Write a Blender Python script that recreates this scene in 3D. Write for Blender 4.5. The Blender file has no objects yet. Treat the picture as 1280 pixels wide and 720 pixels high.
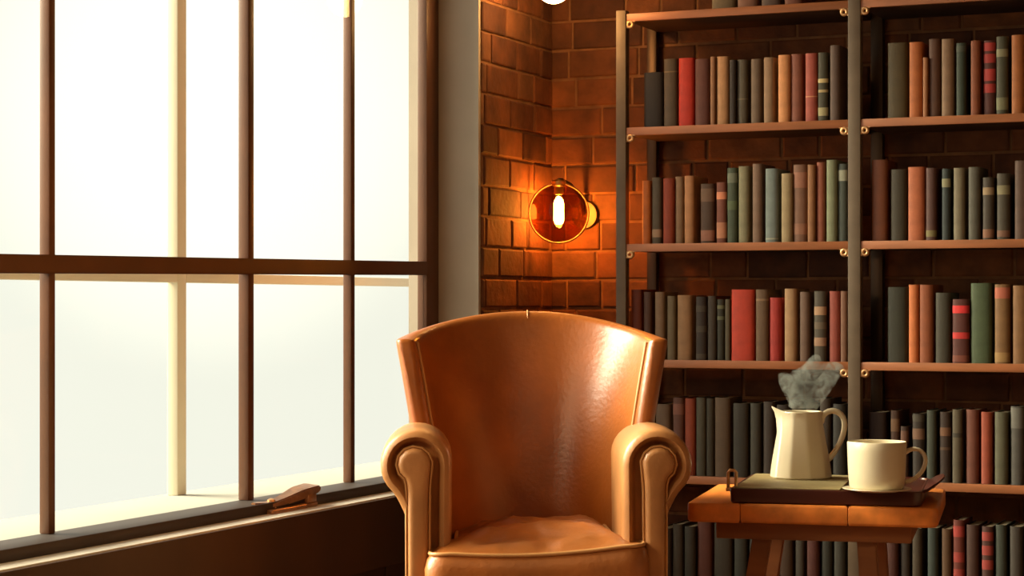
import bpy, bmesh, math, random
from mathutils import Vector, Matrix, noise
random.seed(7)
sc = bpy.context.scene
COL = sc.collection
pi = math.pi

# ------------------------------------------------------------------ camera model
F = 2539.0; HY = 380.0; H = 1.0
TH = math.atan(1108 / F); CS, SN = math.cos(TH), math.sin(TH)
def ray(px, py):
    u = (px - 640) / F; v = (HY - py) / F
    return Vector((u * CS - SN, u * SN + CS, v))
def hit_x(px, py, X):
    d = ray(px, py); return Vector((0, 0, H)) + d * (X / d.x)
def hit_y(px, py, Y):
    d = ray(px, py); return Vector((0, 0, H)) + d * (Y / d.y)
def at(px, py, t):
    return Vector((0, 0, H)) + ray(px, py) * t
def room(xr, t, z=0.0):
    return Vector((xr * CS - t * SN, xr * SN + t * CS, z))

XW = -2.68            # inner face of the window wall
YW = 6.486            # inner face of the back wall
XG = -2.86            # glass plane
YR = 5.895            # far window reveal
YN = 0.6              # near window reveal
ZS = H - 0.556        # sill top
ZT = 2.55             # window head
ZC = 3.0              # ceiling
XE, YF0 = 2.6, -1.4   # right wall, wall behind camera
YB = 6.15             # bookcase front plane

# ------------------------------------------------------------------ materials
def s2l(c):
    return tuple(((x / 255) / 12.92) if x / 255 <= .04045 else ((x / 255 + .055) / 1.055) ** 2.4 for x in c)
def mat(name, col, rough=.5, metal=0., var=.0, vscale=8., bump=0., bscale=40., spec=.5, stretch=None, coat=0., detail=4.):
    m = bpy.data.materials.new(name); m.use_nodes = True
    nt = m.node_tree; N = nt.nodes; L = nt.links
    b = N['Principled BSDF']
    b.inputs['Base Color'].default_value = (*col, 1)
    b.inputs['Roughness'].default_value = rough
    b.inputs['Metallic'].default_value = metal
    b.inputs['Specular IOR Level'].default_value = spec
    b.inputs['Coat Weight'].default_value = coat
    tc = N.new('ShaderNodeTexCoord')
    src = tc.outputs['Object']
    if stretch:
        mp = N.new('ShaderNodeMapping'); mp.inputs['Scale'].default_value = stretch
        L.new(src, mp.inputs['Vector']); src = mp.outputs['Vector']
    if var > 0:
        nz = N.new('ShaderNodeTexNoise'); nz.inputs['Scale'].default_value = vscale
        nz.inputs['Detail'].default_value = detail
        L.new(src, nz.inputs['Vector'])
        rp = N.new('ShaderNodeValToRGB')
        rp.color_ramp.elements[0].position = .3; rp.color_ramp.elements[1].position = .72
        rp.color_ramp.elements[0].color = (*[c * (1 - var) for c in col], 1)
        rp.color_ramp.elements[1].color = (*[min(1, c * (1 + var)) for c in col], 1)
        L.new(nz.outputs['Fac'], rp.inputs['Fac'])
        L.new(rp.outputs['Color'], b.inputs['Base Color'])
    if bump > 0:
        n2 = N.new('ShaderNodeTexNoise'); n2.inputs['Scale'].default_value = bscale; n2.inputs['Detail'].default_value = 5
        L.new(src, n2.inputs['Vector'])
        bp = N.new('ShaderNodeBump'); bp.inputs['Strength'].default_value = bump; bp.inputs['Distance'].default_value = .01
        L.new(n2.outputs['Fac'], bp.inputs['Height']); L.new(bp.outputs['Normal'], b.inputs['Normal'])
    return m
def emit(name, col, strength):
    m = bpy.data.materials.new(name); m.use_nodes = True
    b = m.node_tree.nodes['Principled BSDF']
    b.inputs['Base Color'].default_value = (*col, 1)
    b.inputs['Emission Color'].default_value = (*col, 1)
    b.inputs['Emission Strength'].default_value = strength
    return m
def thin_glass(name, tint, refl=.9, rough=.02, ior=1.45):
    m = bpy.data.materials.new(name); m.use_nodes = True
    nt = m.node_tree; N = nt.nodes; L = nt.links
    N.remove(N['Principled BSDF'])
    tr = N.new('ShaderNodeBsdfTransparent'); tr.inputs['Color'].default_value = (*tint, 1)
    gl = N.new('ShaderNodeBsdfGlossy'); gl.inputs['Roughness'].default_value = rough
    gl.inputs['Color'].default_value = (refl, refl, refl, 1)
    fr = N.new('ShaderNodeFresnel'); ge = N.new('ShaderNodeNewGeometry')
    mr = N.new('ShaderNodeMapRange'); mr.inputs['To Min'].default_value = ior; mr.inputs['To Max'].default_value = 1 / ior
    L.new(ge.outputs['Backfacing'], mr.inputs['Value']); L.new(mr.outputs['Result'], fr.inputs['IOR'])
    mx = N.new('ShaderNodeMixShader')
    L.new(fr.outputs['Fac'], mx.inputs['Fac']); L.new(tr.outputs['BSDF'], mx.inputs[1]); L.new(gl.outputs['BSDF'], mx.inputs[2])
    L.new(mx.outputs['Shader'], N['Material Output'].inputs['Surface'])
    return m

M = {}
M['leather'] = mat('cognac leather', (.36, .098, .014), .35, var=.28, vscale=5, bump=.10, bscale=90, spec=.6, detail=6)
M['leather_lit'] = mat('lit tan leather', (.47, .205, .068), .38, var=.25, vscale=6, bump=.10, bscale=90, spec=.6, detail=6)  # arm and seat copies lightened against the back: light differences put into colour
M['leather_seat'] = mat('seat leather', (.42, .135, .028), .38, var=.32, vscale=7, bump=.16, bscale=60, spec=.6, detail=6)
M['welt'] = mat('leather welt', (.60, .29, .10), .42, var=.15, vscale=9, spec=.5)
M['dark_leg'] = mat('dark turned wood', (.05, .02, .008), .4)
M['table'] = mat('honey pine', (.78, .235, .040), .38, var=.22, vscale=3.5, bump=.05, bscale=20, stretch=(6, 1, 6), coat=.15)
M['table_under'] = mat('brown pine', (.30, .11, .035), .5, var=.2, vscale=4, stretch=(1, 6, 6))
M['tray'] = mat('dark red lacquer', (.055, .010, .006), .32, var=.2, vscale=6, coat=.2)
M['tray_mat'] = mat('olive tray lining', (.26, .20, .085), .6, var=.15, vscale=20)
M['brass'] = mat('aged brass', (.75, .46, .17), .32, 1.0, var=.2, vscale=30)
M['copper'] = mat('worn copper brass', (.72, .42, .20), .4, .8, var=.25, vscale=60)
M['ceramic'] = mat('cream glaze', (.70, .61, .43), .3, var=.05, vscale=10, bump=.03, bscale=14, coat=.2)
M['post'] = mat('grey brown steel', (.15, .105, .066), .55, .1, var=.15, vscale=14)
M['shelf'] = mat('red brown shelf wood', (.38, .135, .05), .45, var=.22, vscale=5, stretch=(1, 8, 8), bump=.04, bscale=20)
M['shelf_shaded'] = mat('shaded shelf board', (.05, .02, .009), .6, var=.2, vscale=5, stretch=(1, 8, 8))  # dark copy of the shelf wood; shade under the boards is in the colour
M['mortar'] = mat('sooty mortar', (.22, .095, .036), .9, var=.3, vscale=20, bump=.3, bscale=60)
BR = [(.125, .038, .010), (.16, .048, .012), (.075, .022, .006), (.19, .060, .015), (.10, .030, .009), (.15, .055, .018)]
for i, c in enumerate(BR):
    M['brick%d' % i] = mat('brick tone %d' % i, c, .85, var=.35, vscale=14, bump=.35, bscale=45)
M['sash'] = mat('bronze brown sash', (.115, .040, .012), .45, .0, var=.15, vscale=6)
M['sash_shaded'] = mat('shaded sash stool', (.022, .010, .005), .6, .0, var=.15, vscale=6)  # bottom rail darker than the sash: its backlit shade is painted in
M['reveal'] = mat('grey plaster', (.44, .375, .29), .8, var=.08, vscale=5, bump=.05, bscale=30)
M['sill'] = mat('pale stone', (.60, .56, .47), .55, var=.08, vscale=10)
M['panel'] = mat('dark stained wall boards', (.045, .019, .007), .6, var=.3, vscale=3, stretch=(1, 1, .4))
M['plaster'] = mat('warm plaster', (.26, .16, .085), .85, var=.08, vscale=2)
M['floor'] = mat('oak floor', (.14, .06, .025), .45, var=.25, vscale=3, stretch=(6, 1, 1))
M['ext'] = mat('bleached concrete', (.30, .29, .25), .8, var=.04, vscale=2)
M['ext_post'] = mat('pale terrace timber', (.72, .64, .46), .8, var=.04, vscale=2)
M['pane'] = thin_glass('window glass', (.985, .99, .98), ior=1.12)
M['amber'] = thin_glass('smoked amber glass', (.56, .30, .11), .6, .03)
M['bulbglass'] = thin_glass('bulb glass', (1, .86, .6), .6, .03)
M['filament'] = emit('glowing filament', (1, .66, .26), 520)
M['pendant_glow'] = emit('glowing opal bulb', (1, .52, .17), 62)
M['iron'] = mat('dark bronze', (.06, .035, .02), .4, .7)
M['bronze'] = mat('bronze catch', (.34, .16, .07), .38, .55, var=.3, vscale=40)
M['paper'] = mat('aged paper', (.55, .43, .26), .9, var=.12, vscale=80)

# ------------------------------------------------------------------ mesh helpers
def finish(name, bm, mats, parent=None, smooth=None, recalc=True):
    if recalc: bmesh.ops.recalc_face_normals(bm, faces=bm.faces[:])
    me = bpy.data.meshes.new(name); bm.to_mesh(me); bm.free()
    if not isinstance(mats, (list, tuple)): mats = [mats]
    for m in mats: me.materials.append(m)
    if smooth is not None:
        for p in me.polygons: p.use_smooth = True
        if smooth < 180: me.set_sharp_from_angle(angle=math.radians(smooth))
    o = bpy.data.objects.new(name, me); COL.objects.link(o)
    if parent: o.parent = parent
    return o
def empty(name, loc=(0, 0, 0), rz=0.):
    o = bpy.data.objects.new(name, None); COL.objects.link(o)
    o.location = loc; o.rotation_euler = (0, 0, rz); o.empty_display_size = .05
    return o
def tag(o, label=None, cat=None, group=None, kind=None):
    if label: o['label'] = label
    if cat: o['category'] = cat
    if group: o['group'] = group
    if kind: o['kind'] = kind
    return o
def struct(o, label=None):
    o['kind'] = 'structure'
    if label: o['label'] = label
    return o
def box(bm, x0, x1, y0, y1, z0, z1, bevel=0., mi=0, segs=2):
    r = bmesh.ops.create_cube(bm, size=1)
    vs = r['verts']
    for v in vs:
        v.co = Vector((x0 if v.co.x < 0 else x1, y0 if v.co.y < 0 else y1, z0 if v.co.z < 0 else z1))
    fs = set(f for v in vs for f in v.link_faces)
    for f in fs: f.material_index = mi
    if bevel > 0:
        es = list(set(e for v in vs for e in v.link_edges))
        bmesh.ops.bevel(bm, geom=es, offset=bevel, segments=segs, affect='EDGES', profile=.5)
def box_obj(name, m, x0, x1, y0, y1, z0, z1, bevel=0., parent=None):
    bm = bmesh.new(); box(bm, min(x0, x1), max(x0, x1), min(y0, y1), max(y0, y1), min(z0, z1), max(z0, z1), bevel)
    return finish(name, bm, m, parent, 40 if bevel else None)
def tube(bm, pts, rad, n=10, closed=False, mi=0, flat=1.0):
    pts = [Vector(p) for p in pts]; k = len(pts)
    if not isinstance(rad, (list, tuple)): rad = [rad] * k
    T = []
    for i in range(k):
        a = pts[(i - 1) % k] if closed or i > 0 else pts[i]
        b = pts[(i + 1) % k] if closed or i < k - 1 else pts[i]
        T.append((b - a).normalized())
    up = Vector((0, 0, 1)) if abs(T[0].z) < .9 else Vector((1, 0, 0))
    nrm = (up - T[0] * up.dot(T[0])).normalized()
    rings = []
    for i in range(k):
        nrm = (nrm - T[i] * nrm.dot(T[i])).normalized()
        bi = T[i].cross(nrm)
        rings.append([bm.verts.new(pts[i] + nrm * math.cos(2 * pi * j / n) * rad[i] + bi * math.sin(2 * pi * j / n) * rad[i] * flat) for j in range(n)])
    for i in range(k if closed else k - 1):
        A, B = rings[i], rings[(i + 1) % k]
        for j in range(n):
            f = bm.faces.new((A[j], A[(j + 1) % n], B[(j + 1) % n], B[j])); f.material_index = mi
    if not closed:
        bm.faces.new(rings[0][::-1]).material_index = mi; bm.faces.new(rings[-1]).material_index = mi
def lathe(bm, prof, n=32, c=(0, 0, 0), close_first=True, close_last=True, fn=None, mi=0):
    rings = []
    for r, z in prof:
        ring = []
        for j in range(n):
            a = 2 * pi * j / n
            p = Vector((r * math.cos(a), r * math.sin(a), z))
            if fn: p = fn(p, a)
            ring.append(bm.verts.new(p + Vector(c)))
        rings.append(ring)
    for A, B in zip(rings, rings[1:]):
        for j in range(n):
            bm.faces.new((A[j], A[(j + 1) % n], B[(j + 1) % n], B[j])).material_index = mi
    if close_first: bm.faces.new(rings[0][::-1]).material_index = mi
    if close_last: bm.faces.new(rings[-1]).material_index = mi
def fillet(corners, n=6):
    """corners: (x, y, r) -> rounded closed polygon"""
    out = []; k = len(corners)
    for i in range(k):
        p = Vector(corners[i][:2]); r = corners[i][2]
        a = (Vector(corners[i - 1][:2]) - p); b = (Vector(corners[(i + 1) % k][:2]) - p)
        if r <= 0: out.append(p); continue
        a.normalize(); b.normalize()
        ang = a.angle(b); d = r / math.tan(ang / 2)
        p0 = p + a * d; p1 = p + b * d
        c = p + (a + b).normalized() * (r / math.sin(ang / 2))
        v0 = p0 - c; v1 = p1 - c; tot = v0.angle(v1); sgn = 1 if v0.cross(v1) > 0 else -1
        for j in range(n + 1):
            t = sgn * tot * j / n
            out.append(c + Vector((v0.x * math.cos(t) - v0.y * math.sin(t), v0.x * math.sin(t) + v0.y * math.cos(t))))
    return out
def resample(poly, n):
    k = len(poly); seg = [(poly[(i + 1) % k] - poly[i]).length for i in range(k)]; tot = sum(seg)
    out = []; i = 0; acc = 0.
    for j in range(n):
        d = tot * j / n
        while acc + seg[i] < d - 1e-12: acc += seg[i]; i += 1
        t = (d - acc) / max(seg[i], 1e-9)
        out.append(poly[i].lerp(poly[(i + 1) % k], t))
    return out
def inset(poly, d):
    k = len(poly); area = sum(poly[i].x * poly[(i + 1) % k].y - poly[(i + 1) % k].x * poly[i].y for i in range(k))
    s = 1 if area > 0 else -1; out = []
    for i in range(k):
        t = (poly[(i + 1) % k] - poly[i - 1]); t.normalize()
        out.append(poly[i] + Vector((-t.y, t.x)) * d * s)
    return out
def loft(bm, rings, cap0=True, cap1=True, mi=0):
    R = [[bm.verts.new(p) for p in r] for r in rings]; n = len(R[0])
    for A, B in zip(R, R[1:]):
        for j in range(n): bm.faces.new((A[j], A[(j + 1) % n], B[(j + 1) % n], B[j])).material_index = mi
    if cap0: bm.faces.new(R[0][::-1]).material_index = mi
    if cap1: bm.faces.new(R[-1]).material_index = mi
    return R

# ------------------------------------------------------------------ room shell
struct(box_obj('floor', M['floor'], XW - .25, XE, YF0, YW + .2, -.1, 0))
struct(box_obj('ceiling', M['plaster'], XW - .25, XE, YF0, YW + .2, ZC, ZC + .1))
struct(box_obj('wall_right', M['plaster'], XE, XE + .1, YF0, YW + .2, 0, ZC))
struct(box_obj('wall_front', M['plaster'], XW - .25, XE, YF0 - .1, YF0, 0, ZC))

def brick_face(bm, o, u, nrm, ulen, z0, z1, off=0.):
    """running-bond bricks standing a few mm proud of a mortar bed; o = corner at floor level"""
    o, u, nrm = Vector(o), Vector(u), Vector(nrm); up = Vector((0, 0, 1))
    pitch, bl, j = .0985, .205, .009
    r0 = int(math.floor(z0 / pitch)); r1 = int(math.ceil(z1 / pitch))
    for r in range(r0, r1):
        za = max(z0, r * pitch + j / 2); zb = min(z1, (r + 1) * pitch - j / 2)
        x = -bl + off + (bl / 2 if r % 2 else 0) + random.uniform(-.012, .012)
        while x < ulen:
            L = bl * random.choice((1, 1, 1, .62, 1.25))
            a = max(0, x + j / 2); b = min(ulen, x + L - j / 2); x += L
            if b - a < .015 or zb - za < .01: continue
            h = random.uniform(.0045, .0085); c = .005; mi = random.choice((1, 2, 3, 4, 5, 6, 1, 2, 5))
            jz = random.uniform(-.0015, .0015)
            P = []
            for d, e in ((0., 0.), (h - .003, 0.), (h, c)):
                P.append([bm.verts.new(o + u * uu + up * (zz + jz) + nrm * d) for uu, zz in ((a + e, za + e), (b - e, za + e), (b - e, zb - e), (a + e, zb - e))])
            for A, B in zip(P, P[1:]):
                for k in range(4): bm.faces.new((A[k], A[(k + 1) % 4], B[(k + 1) % 4], B[k])).material_index = mi
            bm.faces.new(P[-1]).material_index = mi
brick_mats = [M['mortar']] + [M['brick%d' % i] for i in range(6)]
bm = bmesh.new(); box(bm, XW - .25, XE, YW, YW + .2, 0, ZC)
brick_face(bm, (XW, YW, 0), (1, 0, 0), (0, -1, 0), 3.6, 0, ZC, .06)
struct(finish('wall_back', bm, brick_mats, recalc=False), 'brick wall behind the bookcase')
# brick pier of the window wall between reveal and corner
bm = bmesh.new(); box(bm, XW - .25, XW, YR, YW, 0, ZC)
brick_face(bm, (XW, YR, 0), (0, 1, 0), (1, 0, 0), YW - YR - .012, 0, ZC, .02)
struct(finish('wall_corner', bm, brick_mats, recalc=False), 'narrow brick wall between window and corner')
# wall under, above and before the window
bm = bmesh.new()
box(bm, XW - .25, XW, YN, YR, 0, ZS - .03); box(bm, XW + .0021, XW + .012, YN, YR, ZS - .2, ZS - .004, .002)
for k in range(1, 16):   # board joints: narrow raised battens
    y = YN + k * (YR - YN) / 16
    box(bm, XW, XW + .006, y - .012, y + .012, .12, ZS - .05, .002)
box(bm, XW - .25, XW, YN, YR, ZT, ZC)
box(bm, XW - .25, XW, YF0, YN, 0, ZC)
struct(finish('wall_left', bm, [M['panel']]), 'dark boarded wall under the window')
struct(box_obj('trim_1', M['reveal'], XW - .25, XW - .002, YR - .015, YR, ZS, ZT), 'grey plaster window reveal')
struct(box_obj('trim_2', M['sill'], XW - .25, XW + .002, YN, YR - .015, ZS - .03, ZS, .002), 'pale stone window sill')
struct(box_obj('baseboard_left', M['panel'], XW, XW + .018, YF0, YW, 0, .12, .004))

# ------------------------------------------------------------------ window
win = empty('window_1', (XG, YR, ZS)); struct(win, 'tall dark framed window with slim glazing bars')
wl = Vector((XG, YR, ZS))
XI = XG + .032       # inner face of frame
def wbox(name, y0, y1, z0, z1, x0=XI - .028, x1=None, m='sash', bev=.003):
    o = box_obj(name, M[m], x0 - wl.x, (XI if x1 is None else x1) - wl.x, y0 - wl.y, y1 - wl.y, z0 - wl.z, z1 - wl.z, bev, win)
    return o
ytop = lambda px: hit_x(px, 330, XI).y
yj0 = ytop(531.5)
wbox('jamb', yj0, YR - .015, ZS, ZT, x1=XI + .006)
wbox('jamb', YN, YN + .06, ZS, ZT, x1=XI + .006)
zr = H - 0.527
wbox('bottom_rail', YN + .06, yj0, ZS, zr, x1=-2.742, m='sash_shaded')
wbox('top_rail', YN + .06, yj0, ZT - .05, ZT)
# transom, a touch out of level in the photograph: ends follow it
a = hit_x(0, 329.5, XI); b = hit_x(531, 335.5, XI)
za = a.z; sl = (b.z - a.z) / (b.y - a.y)
bm = bmesh.new(); hh = .0215
rings = []
for yy in (YN + .06, yj0):
    zc = za + sl * (yy - a.y)
    rings.append([Vector((x - wl.x, yy - wl.y, z - wl.z)) for x, z in ((XI - .02, zc - hh), (XI + .010, zc - hh), (XI + .010, zc + hh), (XI - .02, zc + hh))])
loft(bm, rings)
bmesh.ops.bevel(bm, geom=bm.edges[:], offset=.003, segments=2, affect='EDGES')
finish('transom', bm, M['sash'], win, 40)
mull = []
for px, fw, dx in ((65.5, .024, 0), (312.5, .030, .004), (441.5, .024, 0)):
    y = hit_x(px, 330, XI).y
    mull.append((y, fw, dx))
d0 = mull[1][0] - mull[0][0]
for k in range(1, 5):
    y = mull[0][0] - d0 * k
    if y > YN + .2: mull.append((y, .026, 0))
for y, fw, dx in mull:
    wbox('glazing_bar', y - fw / 2, y + fw / 2, zr, ZT - .05, x1=XI + dx)
ys = sorted([YN + .06] + [m_[0] for m_ in mull] + [yj0])
for y0, y1 in zip(ys, ys[1:]):
    for z0, z1 in ((zr - .005, za), (za, ZT - .04)):
        box_obj('pane', M['pane'], .024, .028, y0 - wl.y, y1 - wl.y, z0 - wl.z, z1 - wl.z, 0, win)

# window catch lying on the ledge at the foot of the second bar
p0 = hit_x(302, 628, XG + .07); p1 = hit_x(376, 617, XG + .07)
catch = empty('window_catch', (XG + .085, p0.y, ZS), 0)
tag(catch, 'bronze window catch lying on the pale ledge under the window', 'window catch')
ln = p1.y - p0.y
bm = bmesh.new()
poly = fillet([(-.02, -.0, .006), (.05, -.0, .006), (.05, ln * .62, .012), (.018, ln * .62, .01), (.0, .03, .01)], 4)
loft(bm, [[Vector((p.x, p.y + .05, z)) for p in inset(poly, i)] for z, i in ((0, .0), (.008, 0), (.011, .003))])
finish('base_plate', bm, M['bronze'], catch, 40)
bm = bmesh.new(); rings = []
for t, z, hw, th in ((0, .030, .008, .005), (.25, .022, .013, .009), (.45, .026, .014, .012), (.75, .040, .022, .016), (1., .048, .026, .012), (1.06, .048, .018, .006)):
    rings.append([Vector((x, ln * t, zz)) for x, zz in ((-hw + .02, z - th), (hw + .02, z - th), (hw + .02, z + th * .6), (-hw + .02, z + th))])
loft(bm, rings); bmesh.ops.bevel(bm, geom=bm.edges[:], offset=.003, segments=2, affect='EDGES')
finish('lever', bm, M['bronze'], catch, 40)
bm = bmesh.new(); lathe(bm, [(.012, .008), (.014, .014), (.010, .022), (.011, .034), (.004, .038)], 16, (.02, ln * .3, 0))
finish('pivot', bm, M['copper'], catch, 50)
bm = bmesh.new(); box(bm, .0, .045, ln * .8, ln * .95, .011, .036, .004); box(bm, .0, .045, ln * .62, ln * .97, 0, .012, .003)
finish('rest', bm, M['bronze'], catch, 40)

# ------------------------------------------------------------------ terrace outside
XT = -3.52; ZL = H - .60
struct(box_obj('terrace', M['ext'], -3.57, XW - .25, -3, 14, ZL - .25, ZL, .01), 'pale balcony slab outside the window')
pxy = hit_x(221, 345, XT)
tp = empty('balcony_screen', (XT, pxy.y, ZL))
tag(tp, 'pale balcony post with thin beam standing outside the window', 'balcony frame')
box_obj('post', M['ext_post'], -.02, .02, -.026, .026, 0, 2.6, .004, tp)
zb_ = hit_x(221, 347, XT).z - ZL
box_obj('beam', M['ext_post'], -.02, .02, .026, 3.5, zb_ - .016, zb_ + .016, .003, tp)
box_obj('beam', M['ext_post'], -.02, .02, -3.5, -.026, zb_ - .016, zb_ + .016, .003, tp)

# ------------------------------------------------------------------ bookcase
x_l = hit_y(776.5, 300, YB).x; x_m = hit_y(1068, 300, YB).x
bayw = x_m - x_l; x_r = x_m + bayw
SZ = [H + .935, H + .568, H + .193, H - .179, H - .548, .09]
bc = empty('bookcase', (x_m, YB, 0)); tag(bc, 'tall open bookcase with grey steel posts and red brown wooden shelves', 'bookcase')
DEP = .31
def bcbox(name, m, x0, x1, y0, y1, z0, z1, bev=.002, parent=bc):
    return box_obj(name, M[m], x0 - x_m, x1 - x_m, y0 - YB, y1 - YB, z0, z1, bev, parent)
for x, w in ((x_l, .034), (x_m, .039), (x_r, .036)):
    ztop = SZ[0] + (.012 if x == x_l else .55)
    bcbox('post', 'post', x - w / 2, x + w / 2, YB - .004, YB + .03, 0, ztop)
    bcbox('post', 'iron', x - w / 2, x + w / 2, YB + DEP - .02, YB + DEP + .01, 0, ztop)
for k, z in enumerate(SZ):
    for b, (xa, xb) in enumerate(((x_l + .017, x_m - .0195), (x_m + .0195, x_r - .018))):
        zz = z + (.006 if b and k == 4 else 0)
        sh = bcbox('shelf', 'shelf_shaded', xa, xb, YB + .012, YB + DEP, zz - .022, zz)
        box_obj('shelf_front_edge', M['shelf'], xa - x_m, xb - x_m, 0, .013, zz - .025, zz + .0005, .002, sh)
        for sx, xe in ((1, xa), (-1, xb)):
            # curled copper bracket under the shelf end
            bm = bmesh.new(); c = Vector((xe + sx * .013 - x_m, .004, zz - .034))
            pts = [c + Vector((.0085 * math.cos(a), 0, .0085 * math.sin(a))) for a in [2 * pi * q / 18 for q in range(18)]]
            tube(bm, pts, .0058, 8, closed=True)
            q = [c + Vector((-sx * .012, 0, -.012)), c + Vector((-sx * .012, 0, .010)), c + Vector((sx * .016, 0, .010))]
            tube(bm, q, .004, 8)
            finish('bracket', bm, M['copper'], sh, 60)

# ------------------------------------------------------------------ books
ORD = 'first second third fourth fifth sixth seventh eighth ninth tenth eleventh twelfth thirteenth fourteenth fifteenth sixteenth seventeenth eighteenth nineteenth twentieth'.split()
ROWN = ['top', 'second', 'third', 'fourth', 'fifth', 'lowest']
_bookmats = {}
def book_mat(rgb, gain):
    key = (rgb, gain)
    if key not in _bookmats:
        c = tuple(min(.78, x * gain) for x in s2l(rgb))
        _bookmats[key] = mat('cloth cover %d' % len(_bookmats), c, .62, var=.16, vscale=26, bump=.08, bscale=160)
    return _bookmats[key]
def make_book(w, h, d, m, bands):
    """spine at y=0 bulging to -y, standing on z=0, centred on x"""
    bm = bmesh.new(); n = 8; bul = min(.008, w * .22)
    outer = [Vector((-w / 2, d)), Vector((-w / 2, bul))]
    arc = [Vector((-w / 2 * math.cos(pi * i / n), bul - bul * math.sin(pi * i / n))) for i in range(1, n)]
    outer += arc + [Vector((w / 2, bul)), Vector((w / 2, d))]
    th = min(.0028, w * .14)
    inner = []
    for p in outer:
        q = Vector(p)
        if p.y >= d - 1e-6: q.x -= math.copysign(th, p.x)
        else:
            s = max(0, (w / 2 - th) / (w / 2)); q.x *= s; q.y = p.y + th
        inner.append(q)
    k = len(outer)
    V = [[bm.verts.new((p.x, p.y, z)) for p in ring] for z in (0, h) for ring in (outer, inner)]
    o0, i0, o1, i1 = V
    for i in range(k - 1):
        bm.faces.new((o0[i], o0[i + 1], o1[i + 1], o1[i])); bm.faces.new((i0[i + 1], i0[i], i1[i], i1[i + 1]))
        bm.faces.new((o1[i], o1[i + 1], i1[i + 1], i1[i])); bm.faces.new((o0[i + 1], o0[i], i0[i], i0[i + 1]))
    for i in (0, k - 1): bm.faces.new((o0[i], o1[i], i1[i], i0[i]))
    bk = finish('book', bm, m, None, 45)
    bm = bmesh.new()
    # page block with a rounded back that follows the spine
    pr = [p for p in inner]
    e = .0004
    poly = [Vector((p.x * .995, min(p.y + e, d - .004))) for p in pr]
    loft(bm, [[Vector((p.x, p.y, z)) for p in poly] for z in (.0005, h - .0035)])
    finish('page_block', bm, M['paper'], bk, 45)
    for (z0, z1, col) in bands:
        bm = bmesh.new(); e = .0007
        strip = [Vector((-w / 2 - e, bul + .001))] + [Vector((p.x * (1 + 2 * e / w), p.y - e)) for p in arc] + [Vector((w / 2 + e, bul + .001))]
        A = [bm.verts.new((p.x, p.y, z0 * h)) for p in strip]; B = [bm.verts.new((p.x, p.y, z1 * h)) for p in strip]
        for i in range(len(A) - 1): bm.faces.new((A[i], A[i + 1], B[i + 1], B[i]))
        finish('spine_band', bm, book_mat(col, GAIN), bk, 60)
    return bk
GAIN = 1.15
G = (170, 140, 90)
rows = {}
rows[0, 0] = [(889, 918, -60, (95, 80, 55), 'greenish'), (921, 946, -66, (120, 80, 60), 'brown'), (951, 975, -70, (80, 60, 50), 'dark brown'), (980, 1002, -64, (110, 60, 40), 'rust')]
rows[1, 0] = [
 (804, 828, 91, (26, 14, 9), 'near-black'), (829, 846, 74, (72, 57, 40), 'grey olive', [(.8, .82, (110, 90, 60))]), (847.5, 867, 73, (172, 38, 18), 'bright red'),
 (868, 886, 74, (88, 46, 36), 'maroon brown'), (887.5, 893.5, 71, (140, 100, 70), 'slim tan'), (895, 910, 71, (172, 128, 88), 'light tan'),
 (911.5, 919.5, 75, (36, 23, 15), 'slim black brown'), (920.5, 934, 75, (78, 68, 52), 'grey green', [(.38, .40, (110, 95, 70))]), (938, 951, 74, (100, 80, 62), 'grey brown'),
 (954, 967, 72, (136, 106, 78), 'greyish tan'), (972, 987, 69, (195, 132, 82), 'pale orange tan'), (988, 1003, 68, (122, 66, 46), 'reddish brown'),
 (1006, 1021, 67, (152, 70, 56), 'faded red', [(.36, .375, (190, 130, 90))]), (1022, 1034.5, 66, (58, 54, 36), 'dark olive', [(.56, .62, (180, 160, 110)), (.42, .46, (160, 140, 95)), (.08, .2, (150, 140, 100))]),
 (1037, 1049.5, 57, (84, 64, 54), 'tall mauve grey')]
rows[1, 1] = [
 (1109, 1134, 54, (72, 56, 24), 'thick olive'), (1136, 1152.5, 53, (168, 92, 42), 'orange brown'), (1153.5, 1159.5, 72, (155, 104, 68), 'short slim tan'),
 (1160.5, 1175, 49, (82, 50, 32), 'dark brown'), (1176.5, 1192, 49, (122, 93, 68), 'greyish tan'), (1195, 1207, 54, (47, 57, 44), 'dark green', [(.88, .96, (70, 75, 62))]),
 (1213, 1225, 51, (122, 62, 30), 'rust brown'), (1229, 1244, 51, (78, 34, 26), 'dark red', [(.86, .97, (170, 52, 46)), (.70, .82, (165, 50, 44)), (.46, .62, (172, 54, 48)), (.30, .42, (165, 48, 42))]),
 (1245, 1259.5, 46, (66, 64, 46), 'olive black', [(.74, .84, (125, 120, 90)), (.06, .22, (110, 108, 78))]), (1264, 1280, 44, (152, 88, 38), 'ochre orange'),
 (1283, 1299, 50, (70, 50, 34), 'brown'), (1302, 1318, 47, (90, 70, 50), 'taupe'), (1320, 1340, 52, (60, 40, 28), 'deep brown')]
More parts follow.
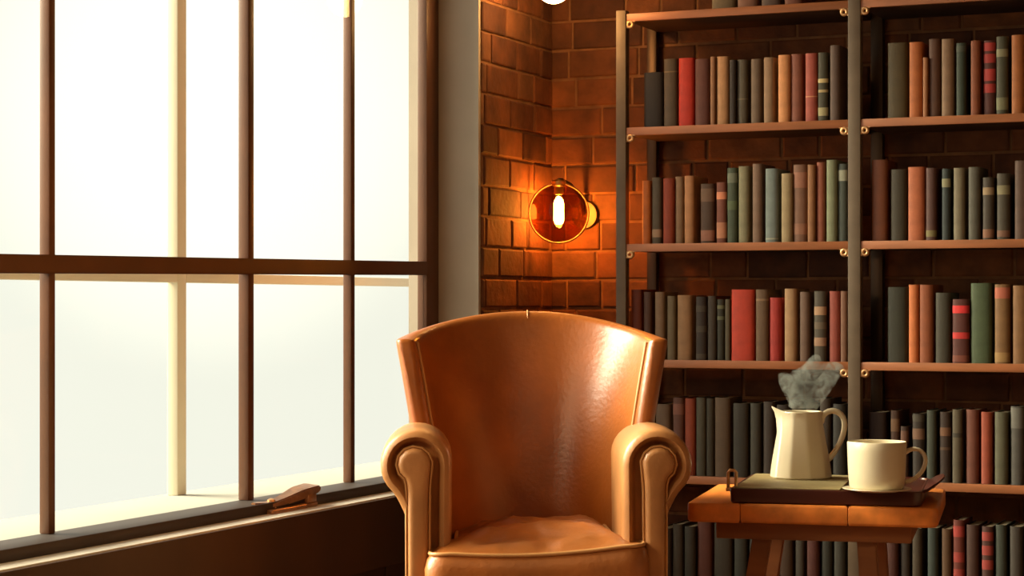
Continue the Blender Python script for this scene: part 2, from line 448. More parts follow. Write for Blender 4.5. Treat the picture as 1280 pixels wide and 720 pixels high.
rows[2, 0] = [
 (802, 812.5, 226, (172, 92, 32), 'slim orange'), (814.5, 826, 222, (78, 67, 52), 'dark grey', [(.1, .22, (150, 120, 95))]), (828, 842, 223, (132, 50, 22), 'brick red'),
 (843.5, 853.8, 221, (126, 96, 68), 'taupe'), (854.8, 867, 220, (168, 118, 78), 'light tan'), (875, 892, 230, (72, 50, 36), 'dark brown', [(.7, .92, (105, 78, 58)), (.04, .22, (140, 92, 72))]),
 (895, 907.5, 228, (112, 62, 46), 'brown', [(.72, .84, (205, 130, 95)), (.08, .34, (175, 118, 88))]), (908.5, 921, 210, (60, 70, 52), 'dark green', [(.8, .93, (100, 106, 88)), (.44, .56, (80, 92, 62))]),
 (922.5, 936, 208, (122, 116, 88), 'pale grey green'), (940, 952, 205, (112, 86, 68), 'mauve brown'), (956, 972, 211, (106, 116, 112), 'blue grey', [(.04, .06, (150, 150, 130))]),
 (976, 990, 217, (142, 122, 88), 'olive tan'), (991, 1008, 206, (112, 76, 56), 'mottled brown', [(.7, .9, (140, 92, 70)), (.1, .24, (135, 90, 66))]), (1009, 1018.5, 206, (132, 88, 52), 'slim ochre'),
 (1020.5, 1030.5, 203, (132, 70, 46), 'slim rust'), (1032.5, 1045.5, 200, (112, 116, 88), 'tall sage'), (1047, 1058.5, 205, (64, 70, 62), 'slate green', [(.78, .92, (150, 150, 130))])]
rows[2, 1] = [
 (1089, 1109, 200, (104, 52, 22), 'rust brown'), (1113, 1133, 212, (48, 38, 17), 'dark olive'), (1134.5, 1155, 209, (168, 92, 56), 'thick orange tan'),
 (1157, 1170, 210, (76, 46, 38), 'dark maroon', [(.05, .14, (110, 100, 60))]), (1177, 1187.5, 211, (42, 50, 48), 'slim blue black', [(.74, .86, (130, 125, 95))]), (1191.5, 1205.5, 210, (108, 98, 76), 'grey tan'),
 (1210, 1225, 209, (76, 72, 60), 'stone grey'), (1228, 1242, 222, (58, 48, 36), 'short black brown', [(.72, .84, (140, 118, 88)), (.03, .17, (120, 80, 56))]), (1245.5, 1262, 217, (62, 54, 40), 'dark olive brown', [(.68, .82, (120, 112, 82)), (.04, .14, (110, 75, 55))]),
 (1268, 1285, 201, (76, 52, 38), 'tall brown'), (1287, 1301, 210, (90, 70, 45), 'tan brown'), (1304, 1320, 206, (60, 52, 40), 'dark taupe')]
rows[3, 0] = [
 (788, 801.5, 362, (104, 42, 18), 'red brown'), (804, 814, 365, (72, 42, 26), 'slim dark brown'), (818, 830, 365, (118, 92, 68), 'taupe'),
 (833.5, 844, 370, (96, 82, 58), 'slim olive grey'), (846, 864, 369, (138, 102, 68), 'tan'), (869, 882.5, 371, (38, 24, 15), 'black brown', [(.76, .86, (60, 48, 36)), (.44, .54, (60, 48, 36)), (.02, .1, (62, 50, 38))]),
 (884, 895, 370, (52, 40, 28), 'dark brown'), (896, 905, 374, (36, 32, 17), 'black olive', [(.84, .9, (90, 90, 60)), (.66, .72, (80, 80, 55))]), (906, 912.5, 374, (78, 68, 48), 'slim olive'),
 (913.5, 942, 362, (172, 50, 26), 'thick scarlet'), (944, 960, 362, (92, 67, 44), 'brown', [(.84, .87, (125, 95, 66))]), (961, 976, 372, (154, 40, 31), 'short red'),
 (980, 995, 361, (154, 119, 84), 'pale tan'), (999, 1011.5, 365, (102, 77, 62), 'grey brown'), (1017, 1032, 364, (68, 60, 48), 'banded green black', [(.66, .78, (160, 125, 95)), (.46, .56, (95, 80, 62)), (.22, .34, (150, 115, 90))]),
 (1036, 1049.5, 364, (134, 60, 46), 'dusty red'), (1050.5, 1058.5, 364, (112, 76, 56), 'slim tan brown')]
rows[3, 1] = [
 (1109, 1134, 359, (38, 36, 20), 'thick black green'), (1135.5, 1148, 356, (184, 102, 52), 'bright orange tan'), (1149, 1166, 356, (128, 66, 32), 'orange brown'),
 (1169, 1188, 366, (52, 47, 34), 'charcoal olive'), (1190, 1211, 374, (76, 32, 23), 'short dark red', [(.78, .90, (205, 44, 44)), (.38, .48, (180, 42, 38)), (.02, .12, (110, 55, 38))]), (1213, 1239, 354, (62, 74, 47), 'thick green'),
 (1243, 1262, 355.5, (112, 80, 44), 'ochre brown', [(.82, .96, (160, 85, 62)), (.02, .14, (140, 108, 62))]), (1265.5, 1284, 357, (114, 78, 42), 'amber brown'), (1287, 1303, 362, (70, 60, 40), 'dark olive'), (1306, 1322, 358, (90, 60, 40), 'brown')]
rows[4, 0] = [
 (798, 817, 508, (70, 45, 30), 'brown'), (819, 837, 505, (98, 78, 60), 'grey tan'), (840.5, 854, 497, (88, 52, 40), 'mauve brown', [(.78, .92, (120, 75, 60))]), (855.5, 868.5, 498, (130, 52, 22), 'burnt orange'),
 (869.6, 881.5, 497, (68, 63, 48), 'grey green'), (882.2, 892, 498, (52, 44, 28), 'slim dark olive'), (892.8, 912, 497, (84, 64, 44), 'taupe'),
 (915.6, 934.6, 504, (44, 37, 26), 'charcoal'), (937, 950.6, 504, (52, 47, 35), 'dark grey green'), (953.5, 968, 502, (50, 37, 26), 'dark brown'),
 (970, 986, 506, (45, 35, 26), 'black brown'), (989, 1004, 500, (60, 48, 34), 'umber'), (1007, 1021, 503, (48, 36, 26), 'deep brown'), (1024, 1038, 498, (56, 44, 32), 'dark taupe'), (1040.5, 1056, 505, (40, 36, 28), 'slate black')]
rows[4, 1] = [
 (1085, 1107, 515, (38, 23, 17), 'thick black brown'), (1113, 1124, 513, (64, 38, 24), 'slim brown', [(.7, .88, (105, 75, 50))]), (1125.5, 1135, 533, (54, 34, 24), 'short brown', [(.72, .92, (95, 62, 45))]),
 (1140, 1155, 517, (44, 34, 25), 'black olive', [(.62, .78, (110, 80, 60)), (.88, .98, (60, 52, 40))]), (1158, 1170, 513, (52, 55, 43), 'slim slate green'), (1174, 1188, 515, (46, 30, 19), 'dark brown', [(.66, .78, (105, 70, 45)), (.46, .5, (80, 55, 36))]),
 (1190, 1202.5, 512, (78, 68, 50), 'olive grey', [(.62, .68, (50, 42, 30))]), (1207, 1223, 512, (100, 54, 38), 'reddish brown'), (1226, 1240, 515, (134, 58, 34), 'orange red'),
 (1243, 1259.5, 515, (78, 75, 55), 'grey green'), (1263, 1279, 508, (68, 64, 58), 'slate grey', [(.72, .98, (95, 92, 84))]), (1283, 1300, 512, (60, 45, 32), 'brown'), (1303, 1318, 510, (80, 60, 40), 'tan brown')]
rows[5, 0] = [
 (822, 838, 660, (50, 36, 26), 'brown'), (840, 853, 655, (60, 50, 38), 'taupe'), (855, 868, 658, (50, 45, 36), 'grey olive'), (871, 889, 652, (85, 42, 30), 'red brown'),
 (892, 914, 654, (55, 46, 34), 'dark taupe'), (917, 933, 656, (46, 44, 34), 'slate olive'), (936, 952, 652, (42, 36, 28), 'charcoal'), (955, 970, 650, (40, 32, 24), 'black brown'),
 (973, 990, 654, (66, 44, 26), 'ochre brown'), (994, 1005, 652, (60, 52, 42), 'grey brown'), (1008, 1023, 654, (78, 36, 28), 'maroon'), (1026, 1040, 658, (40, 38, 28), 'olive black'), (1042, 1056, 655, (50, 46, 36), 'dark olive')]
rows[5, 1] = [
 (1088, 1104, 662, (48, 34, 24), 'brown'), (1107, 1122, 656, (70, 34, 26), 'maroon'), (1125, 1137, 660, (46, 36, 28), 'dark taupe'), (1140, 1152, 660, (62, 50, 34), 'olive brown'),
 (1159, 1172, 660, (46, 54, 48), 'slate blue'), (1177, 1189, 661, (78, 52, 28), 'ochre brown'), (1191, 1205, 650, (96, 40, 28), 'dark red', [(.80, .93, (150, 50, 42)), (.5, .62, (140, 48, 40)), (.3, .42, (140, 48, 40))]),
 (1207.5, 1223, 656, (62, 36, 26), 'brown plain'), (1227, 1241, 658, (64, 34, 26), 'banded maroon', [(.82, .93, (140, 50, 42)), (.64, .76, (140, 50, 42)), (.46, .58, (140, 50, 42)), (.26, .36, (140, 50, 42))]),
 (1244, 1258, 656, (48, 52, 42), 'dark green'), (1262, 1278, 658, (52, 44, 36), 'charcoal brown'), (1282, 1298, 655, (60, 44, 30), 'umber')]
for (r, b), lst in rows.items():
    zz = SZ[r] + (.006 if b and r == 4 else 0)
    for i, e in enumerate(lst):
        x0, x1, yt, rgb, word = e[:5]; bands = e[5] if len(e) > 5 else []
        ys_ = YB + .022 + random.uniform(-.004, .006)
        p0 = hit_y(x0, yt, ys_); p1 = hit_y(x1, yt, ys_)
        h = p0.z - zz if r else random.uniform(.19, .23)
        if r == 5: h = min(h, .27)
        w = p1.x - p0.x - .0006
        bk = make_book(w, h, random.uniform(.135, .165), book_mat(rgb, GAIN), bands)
        bk.location = ((p0.x + p1.x) / 2, ys_, zz + .0002)
        bay = 'bay beside the wall lamp' if b == 0 else 'bay away from the lamp'
        side = 'lamp side' if b == 0 else 'middle post'
        tag(bk, '%s book, %s from %s, %s shelf of %s' % (word, ORD[i], side, ROWN[r], bay), 'book', 'books on the %s shelf of the %s' % (ROWN[r], bay))

# ------------------------------------------------------------------ armchair
CT = 4.6
chair = empty('armchair', room((671 - 640) / F * CT, CT, 0), TH + math.radians(1.5))
tag(chair, 'cognac leather barrel back armchair with rolled arms beside the window', 'armchair')
# --- backrest shell
NS, NT = 33, 14
def back_pt(s, t):
    z = .36 + t * ((.974 - .058 * abs(math.sin(s * pi / 2)) ** 1.75) - .36)
    k = max(0, (z - .42) / .55)
    W = .205 + .085 * k ** 1.25
    yb = .505 + .10 * k
    D = .27 + .035 * k
    a = s * pi / 2
    sa, ca = math.sin(a), math.cos(a)
    x = W * math.copysign(abs(sa) ** .86, sa)
    y = yb - D * (1 - abs(ca) ** .80)
    return Vector((x, y, z))
def back_n(s, t):
    e = .01
    p = back_pt(min(1, s + e), t) - back_pt(max(-1, s - e), t)
    n = Vector((p.y, -p.x, 0))
    n.normalize()
    c = back_pt(s, t)
    if n.dot(Vector((c.x, c.y - .25, 0))) < 0: n = -n
    return n
TK = .050
bm = bmesh.new()
svals = [-1 + 2 * i / (NS - 1) for i in range(NS)]
def shell_section(s):
    """closed loop up the inside, over the rim, down the outside"""
    sec = []
    for j in range(NT + 1):
        t = j / NT * .985
        p = back_pt(s, t); n = back_n(s, t)
        puff = .012 * math.sin(pi * min(1, t * 1.05)) * (1 - abs(s) ** 6)
        sec.append(p - n * puff)
    n = back_n(s, 1); top = back_pt(s, 1)
    for a in (30, 60, 90, 120, 150):
        r = math.radians(a)
        cr, sr = math.cos(r), math.sin(r); ex = 1 - .45 * abs(s) ** 3
        sec.append(top + n * (TK / 2 - TK / 2 * math.copysign(abs(cr) ** ex, cr)) + Vector((0, 0, -.012 + TK * (.42 - .14 * abs(s) ** 3) * sr ** ex)))
    for j in range(NT, -1, -1):
        t = j / NT * .985
        sec.append(back_pt(s, t) + back_n(s, t) * TK)
    return sec
secs = [shell_section(s) for s in svals]
# rounded wing fronts: extra sections shrunk to the shell's mid line and pushed forward
def cap_sections(s, d):
    base = shell_section(s); k = len(base); out = []
    mid = []
    for i in range(k): mid.append((base[i] + base[k - 1 - i]) / 2)
    for f, push in ((.92, .010), (.68, .020), (.30, .026)):
        out.append([m_.lerp(b_, f) + Vector((0, -push, -.006 * (1 - f) * (1 if i > 3 else 0))) for i, (b_, m_) in enumerate(zip(base, mid))])
    return out
L_ = cap_sections(-1, -1)[::-1] + secs + cap_sections(1, 1)
loft(bm, L_)
back = finish('backrest', bm, M['leather'], chair, 60)
bv = back.modifiers.new('sub', 'SUBSURF'); bv.levels = 1; bv.render_levels = 1
# welts along the wing fronts, over the top, centre seam
for sg in (-1, 1):
    bm = bmesh.new()
    pts = [back_pt(sg * .985, j / 20 * .985) - back_n(sg, j / 20) * .0015 + Vector((0, -.010, 0)) for j in range(21)]
    tube(bm, pts, .0045, 8)
    finish('welt', bm, M['welt'], back, 60)
bm = bmesh.new()
tp_ = []
for a in range(0, 181, 15):
    r = math.radians(a); n = back_n(0, 1)
    tp_.append(back_pt(0, 1) + n * (TK / 2 - (TK / 2) * math.cos(r)) + Vector((0, 0, -.012 + (TK * .42) * math.sin(r) + .0005)))
tube(bm, tp_, .0016, 8); finish('seam', bm, M['welt'], back, 60)
# --- rolled arms
def arm_profile():
    pts = [Vector((.196, .18)), Vector((.196, .40)), Vector((.195, .56))]
    c = Vector((.274, .634)); r = .080
    for k in range(0, 24):
        a = math.radians(186 - k * 10.4)
        pts.append(c + Vector((math.cos(a), math.sin(a))) * r)
    pts += [Vector((.309, .545)), Vector((.295, .515)), Vector((.288, .47)), Vector((.286, .40)), Vector((.285, .18))]
    return resample(pts, 72)
def key_profile():
    c = Vector((.277, .637)); r = .034; pts = []
    for k in range(21):
        a = math.radians(200 - k * 13.2)
        pts.append(c + Vector((math.cos(a), math.sin(a))) * r)
    pts += [Vector((.288, .585)), Vector((.288, .5)), Vector((.287, .2)), Vector((.250, .2)), Vector((.250, .5)), Vector((.249, .585))]
    return resample(pts, 60)
AP, KP = arm_profile(), key_profile()
for sg in (-1, 1):
    bm = bmesh.new()
    rings = []
    for y, i in ((.036, .034), (.030, .0275), (.010, .0225), (.0, .0145), (.004, .005), (.014, .0), (.06, -.002), (.15, -.002), (.25, -.001), (.34, 0.), (.40, .004)):
        pr = inset(AP, i)
        rings.append([Vector((sg * p.x, y + .006 * 0, p.y + .004 * math.sin(y * 9))) for p in pr])
    loft(bm, rings)
    arm = finish('arm', bm, M['leather_lit'], chair, 60)
    bm = bmesh.new()
    loft(bm, [[Vector((sg * p.x, y, p.y)) for p in inset(KP, i - .0045)] for y, i in ((.05, 0), (.004, 0), (-.003, .003), (-.007, .008), (-.008, .014))])
    finish('scroll_panel', bm, M['leather_lit'], arm, 60)
    bm = bmesh.new()
    tube(bm, [Vector((sg * p.x, .004, p.y)) for p in inset(KP, -.0072)], .0030, 6, closed=True)
    finish('welt', bm, M['welt'], arm, 60)
# --- seat cushion (T shape)
TO = resample(fillet([(-.178, .46, .04), (-.183, .035, .012), (-.238, .03, .02), (-.240, -.045, .03), (.240, -.045, .03), (.238, .03, .02), (.183, .035, .012), (.178, .46, .04)], 6), 140)
CZ0, CZ1 = .335, .448
def cush_dev(p):
    """the cushion sits slightly askew: plumper to the right, sagging at the front middle"""
    return .010 * p.x / .24 - .010 * max(0, 1 - (p.x / .19) ** 2) * max(0, (.12 - p.y) / .165)
bm = bmesh.new(); rings = []
cen = Vector((0, .19))
for f in (.04, .2, .4, .6, .8, .95):
    rings.append([Vector((*(cen.lerp(p, f)), CZ0 - .004)) for p in TO])
for k, (zf, o) in enumerate(((0, .0), (.12, .008), (.35, .014), (.65, .015), (.88, .009), (1., 0.))):
    q = inset(TO, -o)
    rings.append([Vector((p.x, p.y, CZ0 + (CZ1 - CZ0) * zf + cush_dev(p) * zf)) for p in q])
for f in (.975, .95, .9, .83, .75, .66, .56, .46, .36, .26, .16, .06):
    ring = []
    for p0_ in TO:
        p = cen.lerp(p0_, f)
        crown = .042 * (1 - f ** 2.6)
        front = max(0, 1 - (p.y + .045) / .30)
        wr = noise.noise(Vector((p.x * 9, p.y * 16, 1.3))) * .014 + noise.noise(Vector((p.x * 26, p.y * 30, 4))) * .006
        wr += -.006 * math.exp(-((p.x - .02 + .2 * p.y) / .02) ** 2) * front
        edge = min(1, (1 - f) * 8)
        ring.append(Vector((p.x, p.y, CZ1 + cush_dev(p0_) * f + crown + wr * edge)))
    rings.append(ring)
loft(bm, rings)
cush = finish('seat_cushion', bm, M['leather_seat'], chair, 70)
for zf in (1., 0.):
    bm = bmesh.new()
    tube(bm, [Vector((p.x, p.y, CZ0 + (CZ1 - CZ0) * zf + cush_dev(p) * zf)) for p in inset(TO, -.003)], .0048, 8, closed=True)
    finish('welt', bm, M['welt'], cush, 60)
# --- base and legs
bm = bmesh.new(); box(bm, -.195, .195, .006, .50, .16, .331, .012); finish('seat_base', bm, M['leather'], chair, 50)
for x, y in ((-.235, .05), (.235, .05), (-.18, .46), (.18, .46)):
    bm = bmesh.new(); lathe(bm, [(.014, 0), (.017, .01), (.020, .05), (.028, .10), (.024, .125), (.03, .14), (.03, .19)], 18, (x, y, 0))
    finish('leg', bm, M['dark_leg'], chair, 50)

# ------------------------------------------------------------------ side table
TA = TH - math.radians(14)
tc_ = room(.7676, 5.05)
table = empty('side_table', tc_, TA); tag(table, 'small honey coloured wooden side table carrying the tray', 'side table')
TZ = .524; hw, hd = .296, .262
bm = bmesh.new()
cuts = [-hw, -.166, .088, hw]
for k, (a, b) in enumerate(zip(cuts, cuts[1:])):
    rl = .022 if k == 0 else .0015; rr = .022 if k == 2 else .0015
    poly = fillet([(a + .0006, -hd, rl), (b - .0006, -hd, rr), (b - .0006, hd, rr), (a + .0006, hd, rl)], 5)
    loft(bm, [[Vector((p.x, p.y, z)) for p in inset(poly, i)] for z, i in ((TZ - .046, .005), (TZ - .042, .001), (TZ - .038, 0), (TZ - .006, 0), (TZ - .002, .0015), (TZ, .005))])
finish('table_top', bm, M['table'], table, 40)
bm = bmesh.new()
box(bm, -.232, .232, -.205, -.183, TZ - .09, TZ - .046, .003); box(bm, -.232, .232, .183, .205, TZ - .09, TZ - .046, .003)
box(bm, -.232, -.21, -.183, .183, TZ - .09, TZ - .046, .003); box(bm, .21, .232, -.183, .183, TZ - .09, TZ - .046, .003)
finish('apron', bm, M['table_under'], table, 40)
for sx in (-1, 1):
    for sy in (-1, 1):
        bm = bmesh.new(); rings = []
        for z, dx, w in ((0, .062 if sx < 0 else .03, .046), (.2, .038 if sx < 0 else .016, .046), (TZ - .09, 0, .046), (TZ - .047, -.004, .046)):
            cx = sx * (.125 + dx); cy = sy * (.165 + (.0 if z > .3 else .02 * (1 - z / .4)))
            rings.append([Vector((cx + x * w / 2, cy + y * .013, z)) for x, y in ((-1, -1), (1, -1), (1, 1), (-1, 1))])
        loft(bm, rings); bmesh.ops.bevel(bm, geom=bm.edges[:], offset=.003, segments=2, affect='EDGES')
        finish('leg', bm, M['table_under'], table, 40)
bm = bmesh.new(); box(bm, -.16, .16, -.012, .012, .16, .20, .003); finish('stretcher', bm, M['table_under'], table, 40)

# ------------------------------------------------------------------ tray, pitcher, mug
TT = Matrix.Translation(tc_) @ Matrix.Rotation(TA, 4, 'Z')
def on_table(px, py, z):
    """room point at height z under a pixel"""
    d = ray(px, py); return Vector((0, 0, H)) + d * ((z - H) / d.z)
inv = TT.inverted()
tl = inv @ on_table(910, 630.5, TZ); tr = inv @ on_table(1152, 635.5, TZ)
TRZ = .036
ty0 = -hd + .012; ty1 = .17; tx0 = tl.x; tx1 = tr.x
tray = empty('serving_tray', TT @ Vector(((tx0 + tx1) / 2, (ty0 + ty1) / 2, TZ)), TA)
tag(tray, 'dark red lacquered tray with olive lining under the white pitcher and mug', 'tray')
wx = (tx1 - tx0) / 2; wy = (ty1 - ty0) / 2
bm = bmesh.new()
poly = fillet([(-wx, -wy, .012), (wx, -wy, .03), (wx, wy, .03), (-wx, wy, .012)], 5)
loft(bm, [[Vector((p.x, p.y, z)) for p in inset(poly, i)] for z, i in ((.0003, .006), (.004, .001), (.030, -.001), (TRZ - .001, 0), (TRZ, .002), (TRZ - .001, .006), (TRZ - .004, .008))])
finish('body', bm, M['tray'], tray, 40)
split = (inv @ on_table(1050, 613, TZ + TRZ)).x - (tx0 + tx1) / 2
bm = bmesh.new(); poly = fillet([(-wx + .009, -wy + .009, .008), (split, -wy + .009, .003), (split, wy - .009, .003), (-wx + .009, wy - .009, .008)], 4)
loft(bm, [[Vector((p.x, p.y, z)) for p in inset(poly, i)] for z, i in ((TRZ - .0042, 0), (TRZ + .0012, 0), (TRZ + .0022, .001))])
finish('lining', bm, M['tray_mat'], tray, 40)
# small ring handle on the near left corner
bm = bmesh.new()
hx = -wx + .001; hy = -wy + .03
tube(bm, [Vector((hx + a_, hy + .004, z_)) for a_, z_ in ((-.009, .028), (-.010, .070), (-.005, .076), (.005, .076), (.010, .071), (.009, .034))], .0042, 8)
tube(bm, [Vector((hx - .014, hy, TRZ - .006)), Vector((hx + .014, hy, TRZ - .004))], .0045, 8)
finish('ring_handle', bm, M['copper'], tray, 60)
# flared lip handle on the far end
bm = bmesh.new(); rings = []
for t in [k / 8 for k in range(9)]:
    y = -wy * .75 + 2 * wy * .75 * t + .02; fl = math.sin(pi * t) ** .5
    rings.append([Vector((wx + x, y, z)) for x, z in ((-.006, TRZ - .012), (.012 + .018 * fl, TRZ - .004 + .008 * fl), (.020 + .026 * fl, TRZ + .004 + .014 * fl), (.017 + .026 * fl, TRZ + .007 + .014 * fl), (.008 + .014 * fl, TRZ + .001 + .008 * fl), (-.006, TRZ - .003))])
loft(bm, rings); finish('lip_handle', bm, M['tray'], tray, 50)

PZ = TZ + TRZ + .0024
pp = on_table(1001, 597, PZ)
pitcher = empty('pitcher', pp, TH); tag(pitcher, 'cream ceramic pitcher with tall handle steaming on the tray', 'pitcher')
def facet(p, a):
    k = 10; w = 2 * pi / k; q = (a + .18) % w - w / 2
    s = math.cos(w / 2) / math.cos(q); s = 1 - (1 - s) * .72 if p.z < .165 else 1 - (1 - s) * .25
    p = Vector((p.x * s, p.y * s, p.z))
    # spout at -x
    d = abs((a - pi + pi) % (2 * pi) - pi) if False else abs(((a - pi) + pi) % (2 * pi) - pi)
    f = max(0, 1 - d / .62); f = f * f * (3 - 2 * f); g = max(0, (p.z - .110) / .058)
    p.x -= .022 * f * g ** 1.6; p.z += .013 * f * g ** 2
    p.y *= 1 - .25 * f * min(1, g)
    return p
prof = [(r_, z_ * .955) for r_, z_ in [(.050, 0), (.074, .0), (.0775, .004), (.0765, .012), (.073, .04), (.0665, .08), (.0595, .12), (.0545, .15), (.0525, .165), (.0535, .173), (.0525, .1755), (.0500, .174), (.0490, .165), (.051, .15), (.056, .12), (.063, .08), (.070, .03), (.068, .008)]]
bm = bmesh.new(); lathe(bm, prof, 80, fn=facet); finish('body', bm, M['ceramic'], pitcher, 35)
bm = bmesh.new()
hp = [(x_, z_ * .955) for x_, z_ in [(.050, .140), (.052, .158), (.062, .172), (.078, .178), (.095, .174), (.108, .160), (.112, .140), (.108, .115), (.098, .090), (.086, .068), (.074, .052), (.066, .047)]]
tube(bm, [Vector((x, 0, z)) for x, z in hp], [.010, .0085, .008, .008, .008, .008, .0078, .0075, .007, .007, .008, .009], 12, flat=1.1)
s_ = finish('handle', bm, M['ceramic'], pitcher, 60); sm = s_.modifiers.new('sub', 'SUBSURF'); sm.levels = sm.render_levels = 1

pm = on_table(1096, 614, TZ + TRZ)
mug_z = TZ + TRZ
sau = empty('saucer', (pm.x, pm.y, mug_z + .0003), 0); tag(sau, 'thin cream saucer under the white mug on the tray', 'saucer')
bm = bmesh.new(); lathe(bm, [(.04, 0), (.05, .0), (.078, .005), (.0805, .0065), (.080, .0078), (.06, .0055), (.048, .0042), (.01, .0042)], 48)
finish('dish', bm, M['ceramic'], sau, 50)
mug = empty('mug', (pm.x, pm.y, mug_z + .0048), TH); mug.scale = (1, 1, .95); tag(mug, 'cream ceramic mug with round handle beside the pitcher on the tray', 'mug')
bm = bmesh.new()
lathe(bm, [(.02, .003), (.052, .003), (.055, 0), (.060, .002), (.0635, .008), (.066, .03), (.0675, .06), (.0685, .095), (.0690, .116), (.0675, .1185), (.0655, .117), (.0645, .10), (.063, .05), (.058, .012), (.02, .009)], 56)
finish('body', bm, M['ceramic'], mug, 45)
bm = bmesh.new()
tube(bm, [Vector((x, 0, z)) for x, z in ((.064, .088), (.074, .097), (.090, .101), (.106, .095), (.115, .080), (.115, .062), (.106, .042), (.092, .028), (.078, .020), (.062, .019))], [.007, .006, .0056, .0056, .0056, .0056, .0055, .0055, .006, .007], 12, flat=1.25)
s_ = finish('handle', bm, M['ceramic'], mug, 60); sm = s_.modifiers.new('sub', 'SUBSURF'); sm.levels = sm.render_levels = 1

# ------------------------------------------------------------------ steam over the pitcher
def steam():
    bm = bmesh.new(); base = Vector((pp.x, pp.y, PZ)); sc_ = 5.12 / F
    def P(px, py, dy=0.):
        x = (px - 1001) * sc_; z = (597 - py) * sc_
        return base + Vector((x * CS - dy * SN, x * SN + dy * CS, z))
    strands = [
        [(1003, 511, 0, 15), (1003, 507, 0, 19), (1002, 497, .005, 17), (1001, 486, .0, 17), (1006, 474, -.005, 15), (1013, 464, -.01, 13), (1018, 453, -.005, 10), (1022, 443, 0, 5)],
        [(1000, 503, 0, 14), (993, 494, -.01, 14), (987, 483, -.015, 14), (981, 474, -.01, 11), (977, 466, 0, 6)],
        [(1012, 504, 0, 14), (1022, 492, .01, 14), (1031, 482, .015, 13), (1038, 472, .01, 12), (1045, 463, .0, 10), (1052, 456, 0, 5)],
        [(1010, 478, -.01, 10), (1022, 468, -.015, 11), (1035, 461, -.01, 10), (1047, 459, 0, 8), (1056, 461, .005, 4)],
        [(990, 478, .01, 9), (996, 470, .01, 9), (1006, 464, .005, 8), (1012, 456, 0, 5)],
    ]
    for st in strands:
        pts = [P(a, b, c) for a, b, c, d in st]
        tube(bm, pts, [d * sc_ for a, b, c, d in st], 14, flat=.55)
    o = finish('steam', bm, None, None, 180)
    o.data.materials.clear()
    m = bpy.data.materials.new('steam vapour'); m.use_nodes = True
    nt = m.node_tree; N = nt.nodes; L = nt.links; N.remove(N['Principled BSDF'])
    v = N.new('ShaderNodeVolumePrincipled'); v.inputs['Color'].default_value = (.34, .36, .33, 1); v.inputs['Anisotropy'].default_value = .2
    tc = N.new('ShaderNodeTexCoord'); nz = N.new('ShaderNodeTexNoise'); nz.inputs['Scale'].default_value = 38; nz.inputs['Detail'].default_value = 3; nz.inputs['Distortion'].default_value = 1.2
    rp = N.new('ShaderNodeMapRange'); rp.inputs['From Min'].default_value = .43; rp.inputs['From Max'].default_value = .68; rp.inputs['To Min'].default_value = 6; rp.inputs['To Max'].default_value = 75
    L.new(tc.outputs['Object'], nz.inputs['Vector']); L.new(nz.outputs['Fac'], rp.inputs['Value']); L.new(rp.outputs['Result'], v.inputs['Density'])
    L.new(v.outputs['Volume'], N['Material Output'].inputs['Volume'])
    o.data.materials.append(m)
    md = o.modifiers.new('remesh', 'REMESH'); md.mode = 'VOXEL'; md.voxel_size = .004
    ms = o.modifiers.new('smooth', 'SMOOTH'); ms.factor = .5; ms.iterations = 6
    tag(o, 'grey wisp of steam rising from the mouth of the cream pitcher', 'steam', kind='stuff')
steam()

# ------------------------------------------------------------------ wall lamp and pendant
GC = hit_y(698.5, 266.5, YW - .175); GR = 36.5 * (GC - Vector((0, 0, H))).length / math.sqrt(F * F + 58.5 ** 2 + 113.5 ** 2)
lamp = empty('wall_lamp', GC, 0); tag(lamp, 'glass globe wall lamp with lit filament bulb in the brick corner', 'wall lamp')
bm = bmesh.new()
tube(bm, [Vector((.03, .168, 0)), Vector((.03, .154, 0))], [.05, .046], 32)
tube(bm, [Vector((.03, .156, 0)), Vector((.028, .145, .05)), Vector((.015, .07, .098)), Vector((0, .03, .112)), Vector((0, 0, .112)), Vector((0, 0, .10))], .007, 10)
finish('bracket', bm, M['iron'], lamp, 50)
bm = bmesh.new(); lathe(bm, [(.018, .112), (.024, .106), (.022, .092), (.016, .088), (.016, .066), (.013, .062)], 24); finish('socket', bm, M['brass'], lamp, 40)
bm = bmesh.new()
prof = [(GR * math.sin(math.radians(a)), GR * math.cos(math.radians(a))) for a in range(13, 177, 6)]
lathe(bm, prof, 48, close_first=False); finish('glass_globe', bm, M['amber'], lamp, 180)
# brass hoop round the globe, square to the room's diagonal
bm = bmesh.new()
ca, sa = CS, SN
tube(bm, [Vector((math.cos(q) * (GR + .002) * CS, math.cos(q) * (GR + .002) * SN, math.sin(q) * (GR + .002))) for q in [2 * pi * k / 64 for k in range(64)]], .0032, 10, closed=True)
finish('hoop', bm, M['bronze'], lamp, 60)
bulb = None
bm = bmesh.new(); lathe(bm, [(.012, .066), (.013, .055), (.020, .044), (.0215, .02), (.0215, -.03), (.018, -.046), (.008, -.054)], 24); bulb = finish('bulb', bm, M['bulbglass'], lamp, 60)
bm = bmesh.new(); lathe(bm, [(.004, .056), (.013, .045), (.0165, .035), (.017, -.022), (.013, -.034), (.004, -.038)], 24); finish('filament', bm, M['filament'], bulb, 60)

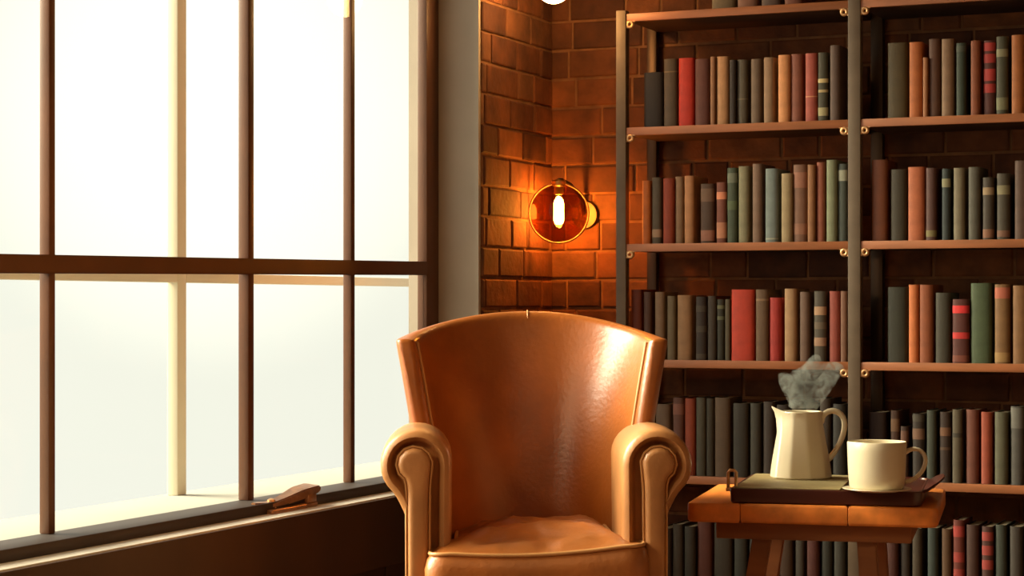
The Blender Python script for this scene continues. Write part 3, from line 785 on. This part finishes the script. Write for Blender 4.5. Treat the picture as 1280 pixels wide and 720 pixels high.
def make_pendant(loc, label):
    o = empty('pendant_lamp', loc, 0); tag(o, label, 'pendant lamp')
    bm = bmesh.new(); tube(bm, [Vector((0, 0, .13)), Vector((0, 0, ZC - loc[2]))], .004, 8); finish('cord', bm, M['iron'], o, 60)
    bm = bmesh.new(); lathe(bm, [(.012, .14), (.024, .13), (.024, .075), (.02, .06)], 24); finish('socket', bm, M['brass'], o, 40)
    bm = bmesh.new(); r = .055
    lathe(bm, [(.018, .075)] + [(r * math.sin(math.radians(a)), r * math.cos(math.radians(a))) for a in range(25, 178, 8)], 32); finish('bulb', bm, M['pendant_glow'], o, 60)
    return o
pl = at(692, -17, 6.45)
make_pendant(pl, 'warm glowing round pendant bulb hanging in the brick corner over the wall lamp')

# ------------------------------------------------------------------ lights
def point(name, loc, col, power, size):
    l = bpy.data.lights.new(name, 'POINT'); l.color = col; l.energy = power; l.shadow_soft_size = size
    o = bpy.data.objects.new(name, l); o.location = loc; COL.objects.link(o); return o
WARM = (1, .62, .30)
point('added_fill', (-.9, 2.3, 1.8), WARM, 11, .10)  # unseen warm fill added to brighten chair back and table front
point('added_fill_left', (-2.42, 2.85, 1.42), (1, .68, .36), 22, .09)  # added out of view to light the chair from its left front
point('added_fill', (.5, 3.9, 2.55), WARM, 1.5, .12)  # weak unseen fill added high in front of the books
point('added_fill', (.4, .6, 2.6), WARM, 3, .12)  # unseen overhead fill added near the camera

# ------------------------------------------------------------------ sky
w = bpy.data.worlds.new('sky'); sc.world = w; w.use_nodes = True
nt = w.node_tree; N = nt.nodes; L = nt.links
bg = N['Background']; tc = N.new('ShaderNodeTexCoord')
def lobe(dirv, p0, p1):
    """1 inside p1, 0 outside p0 (cosines), smooth"""
    d = N.new('ShaderNodeVectorMath'); d.operation = 'DOT_PRODUCT'; d.inputs[1].default_value = Vector(dirv).normalized()
    nrm = N.new('ShaderNodeVectorMath'); nrm.operation = 'NORMALIZE'; L.new(tc.outputs['Generated'], nrm.inputs[0]); L.new(nrm.outputs[0], d.inputs[0])
    mr = N.new('ShaderNodeMapRange'); mr.interpolation_type = 'SMOOTHSTEP'
    mr.inputs['From Min'].default_value = p0; mr.inputs['From Max'].default_value = p1
    L.new(d.outputs['Value'], mr.inputs['Value']); return mr.outputs['Result']
def addc(a, fac, col):
    m = N.new('ShaderNodeMix'); m.data_type = 'RGBA'; m.blend_type = 'ADD'; m.clamp_result = False
    m.inputs[7].default_value = (*col, 1); L.new(fac, m.inputs[0]); L.new(a, m.inputs[6]); return m.outputs[2]
rgb = N.new('ShaderNodeRGB'); rgb.outputs[0].default_value = (.965, .965, .845, 1)
sun_dir = ray(265, 130)
c = addc(rgb.outputs[0], lobe(sun_dir, math.cos(.14), math.cos(.02)), (.35, .33, .25))
c = addc(c, lobe((-.97, -.16, .50), math.cos(.5), math.cos(.2)), (42.0, 38, 28.0))
L.new(c, bg.inputs['Color']); bg.inputs['Strength'].default_value = 1.0

# ------------------------------------------------------------------ camera and view
cd = bpy.data.cameras.new('camera'); cd.sensor_width = 36; cd.lens = 36 * F / 1280; cd.shift_y = (HY - 360) / 1280
cd.clip_start = .05
co = bpy.data.objects.new('camera', cd); COL.objects.link(co); co.location = (0, 0, H); co.rotation_euler = (pi / 2, 0, TH); sc.camera = co
vs = sc.view_settings; vs.view_transform = 'Standard'; vs.look = 'None'; vs.gamma = 1; vs.use_curve_mapping = False; vs.exposure = 0
try:
    sc.cycles.use_denoising = True; sc.cycles.denoiser = 'OPENIMAGEDENOISE'
    sc.cycles.max_bounces = 10; sc.cycles.transparent_max_bounces = 16; sc.cycles.sample_clamp_indirect = 6; sc.cycles.volume_bounces = 1
except Exception: pass
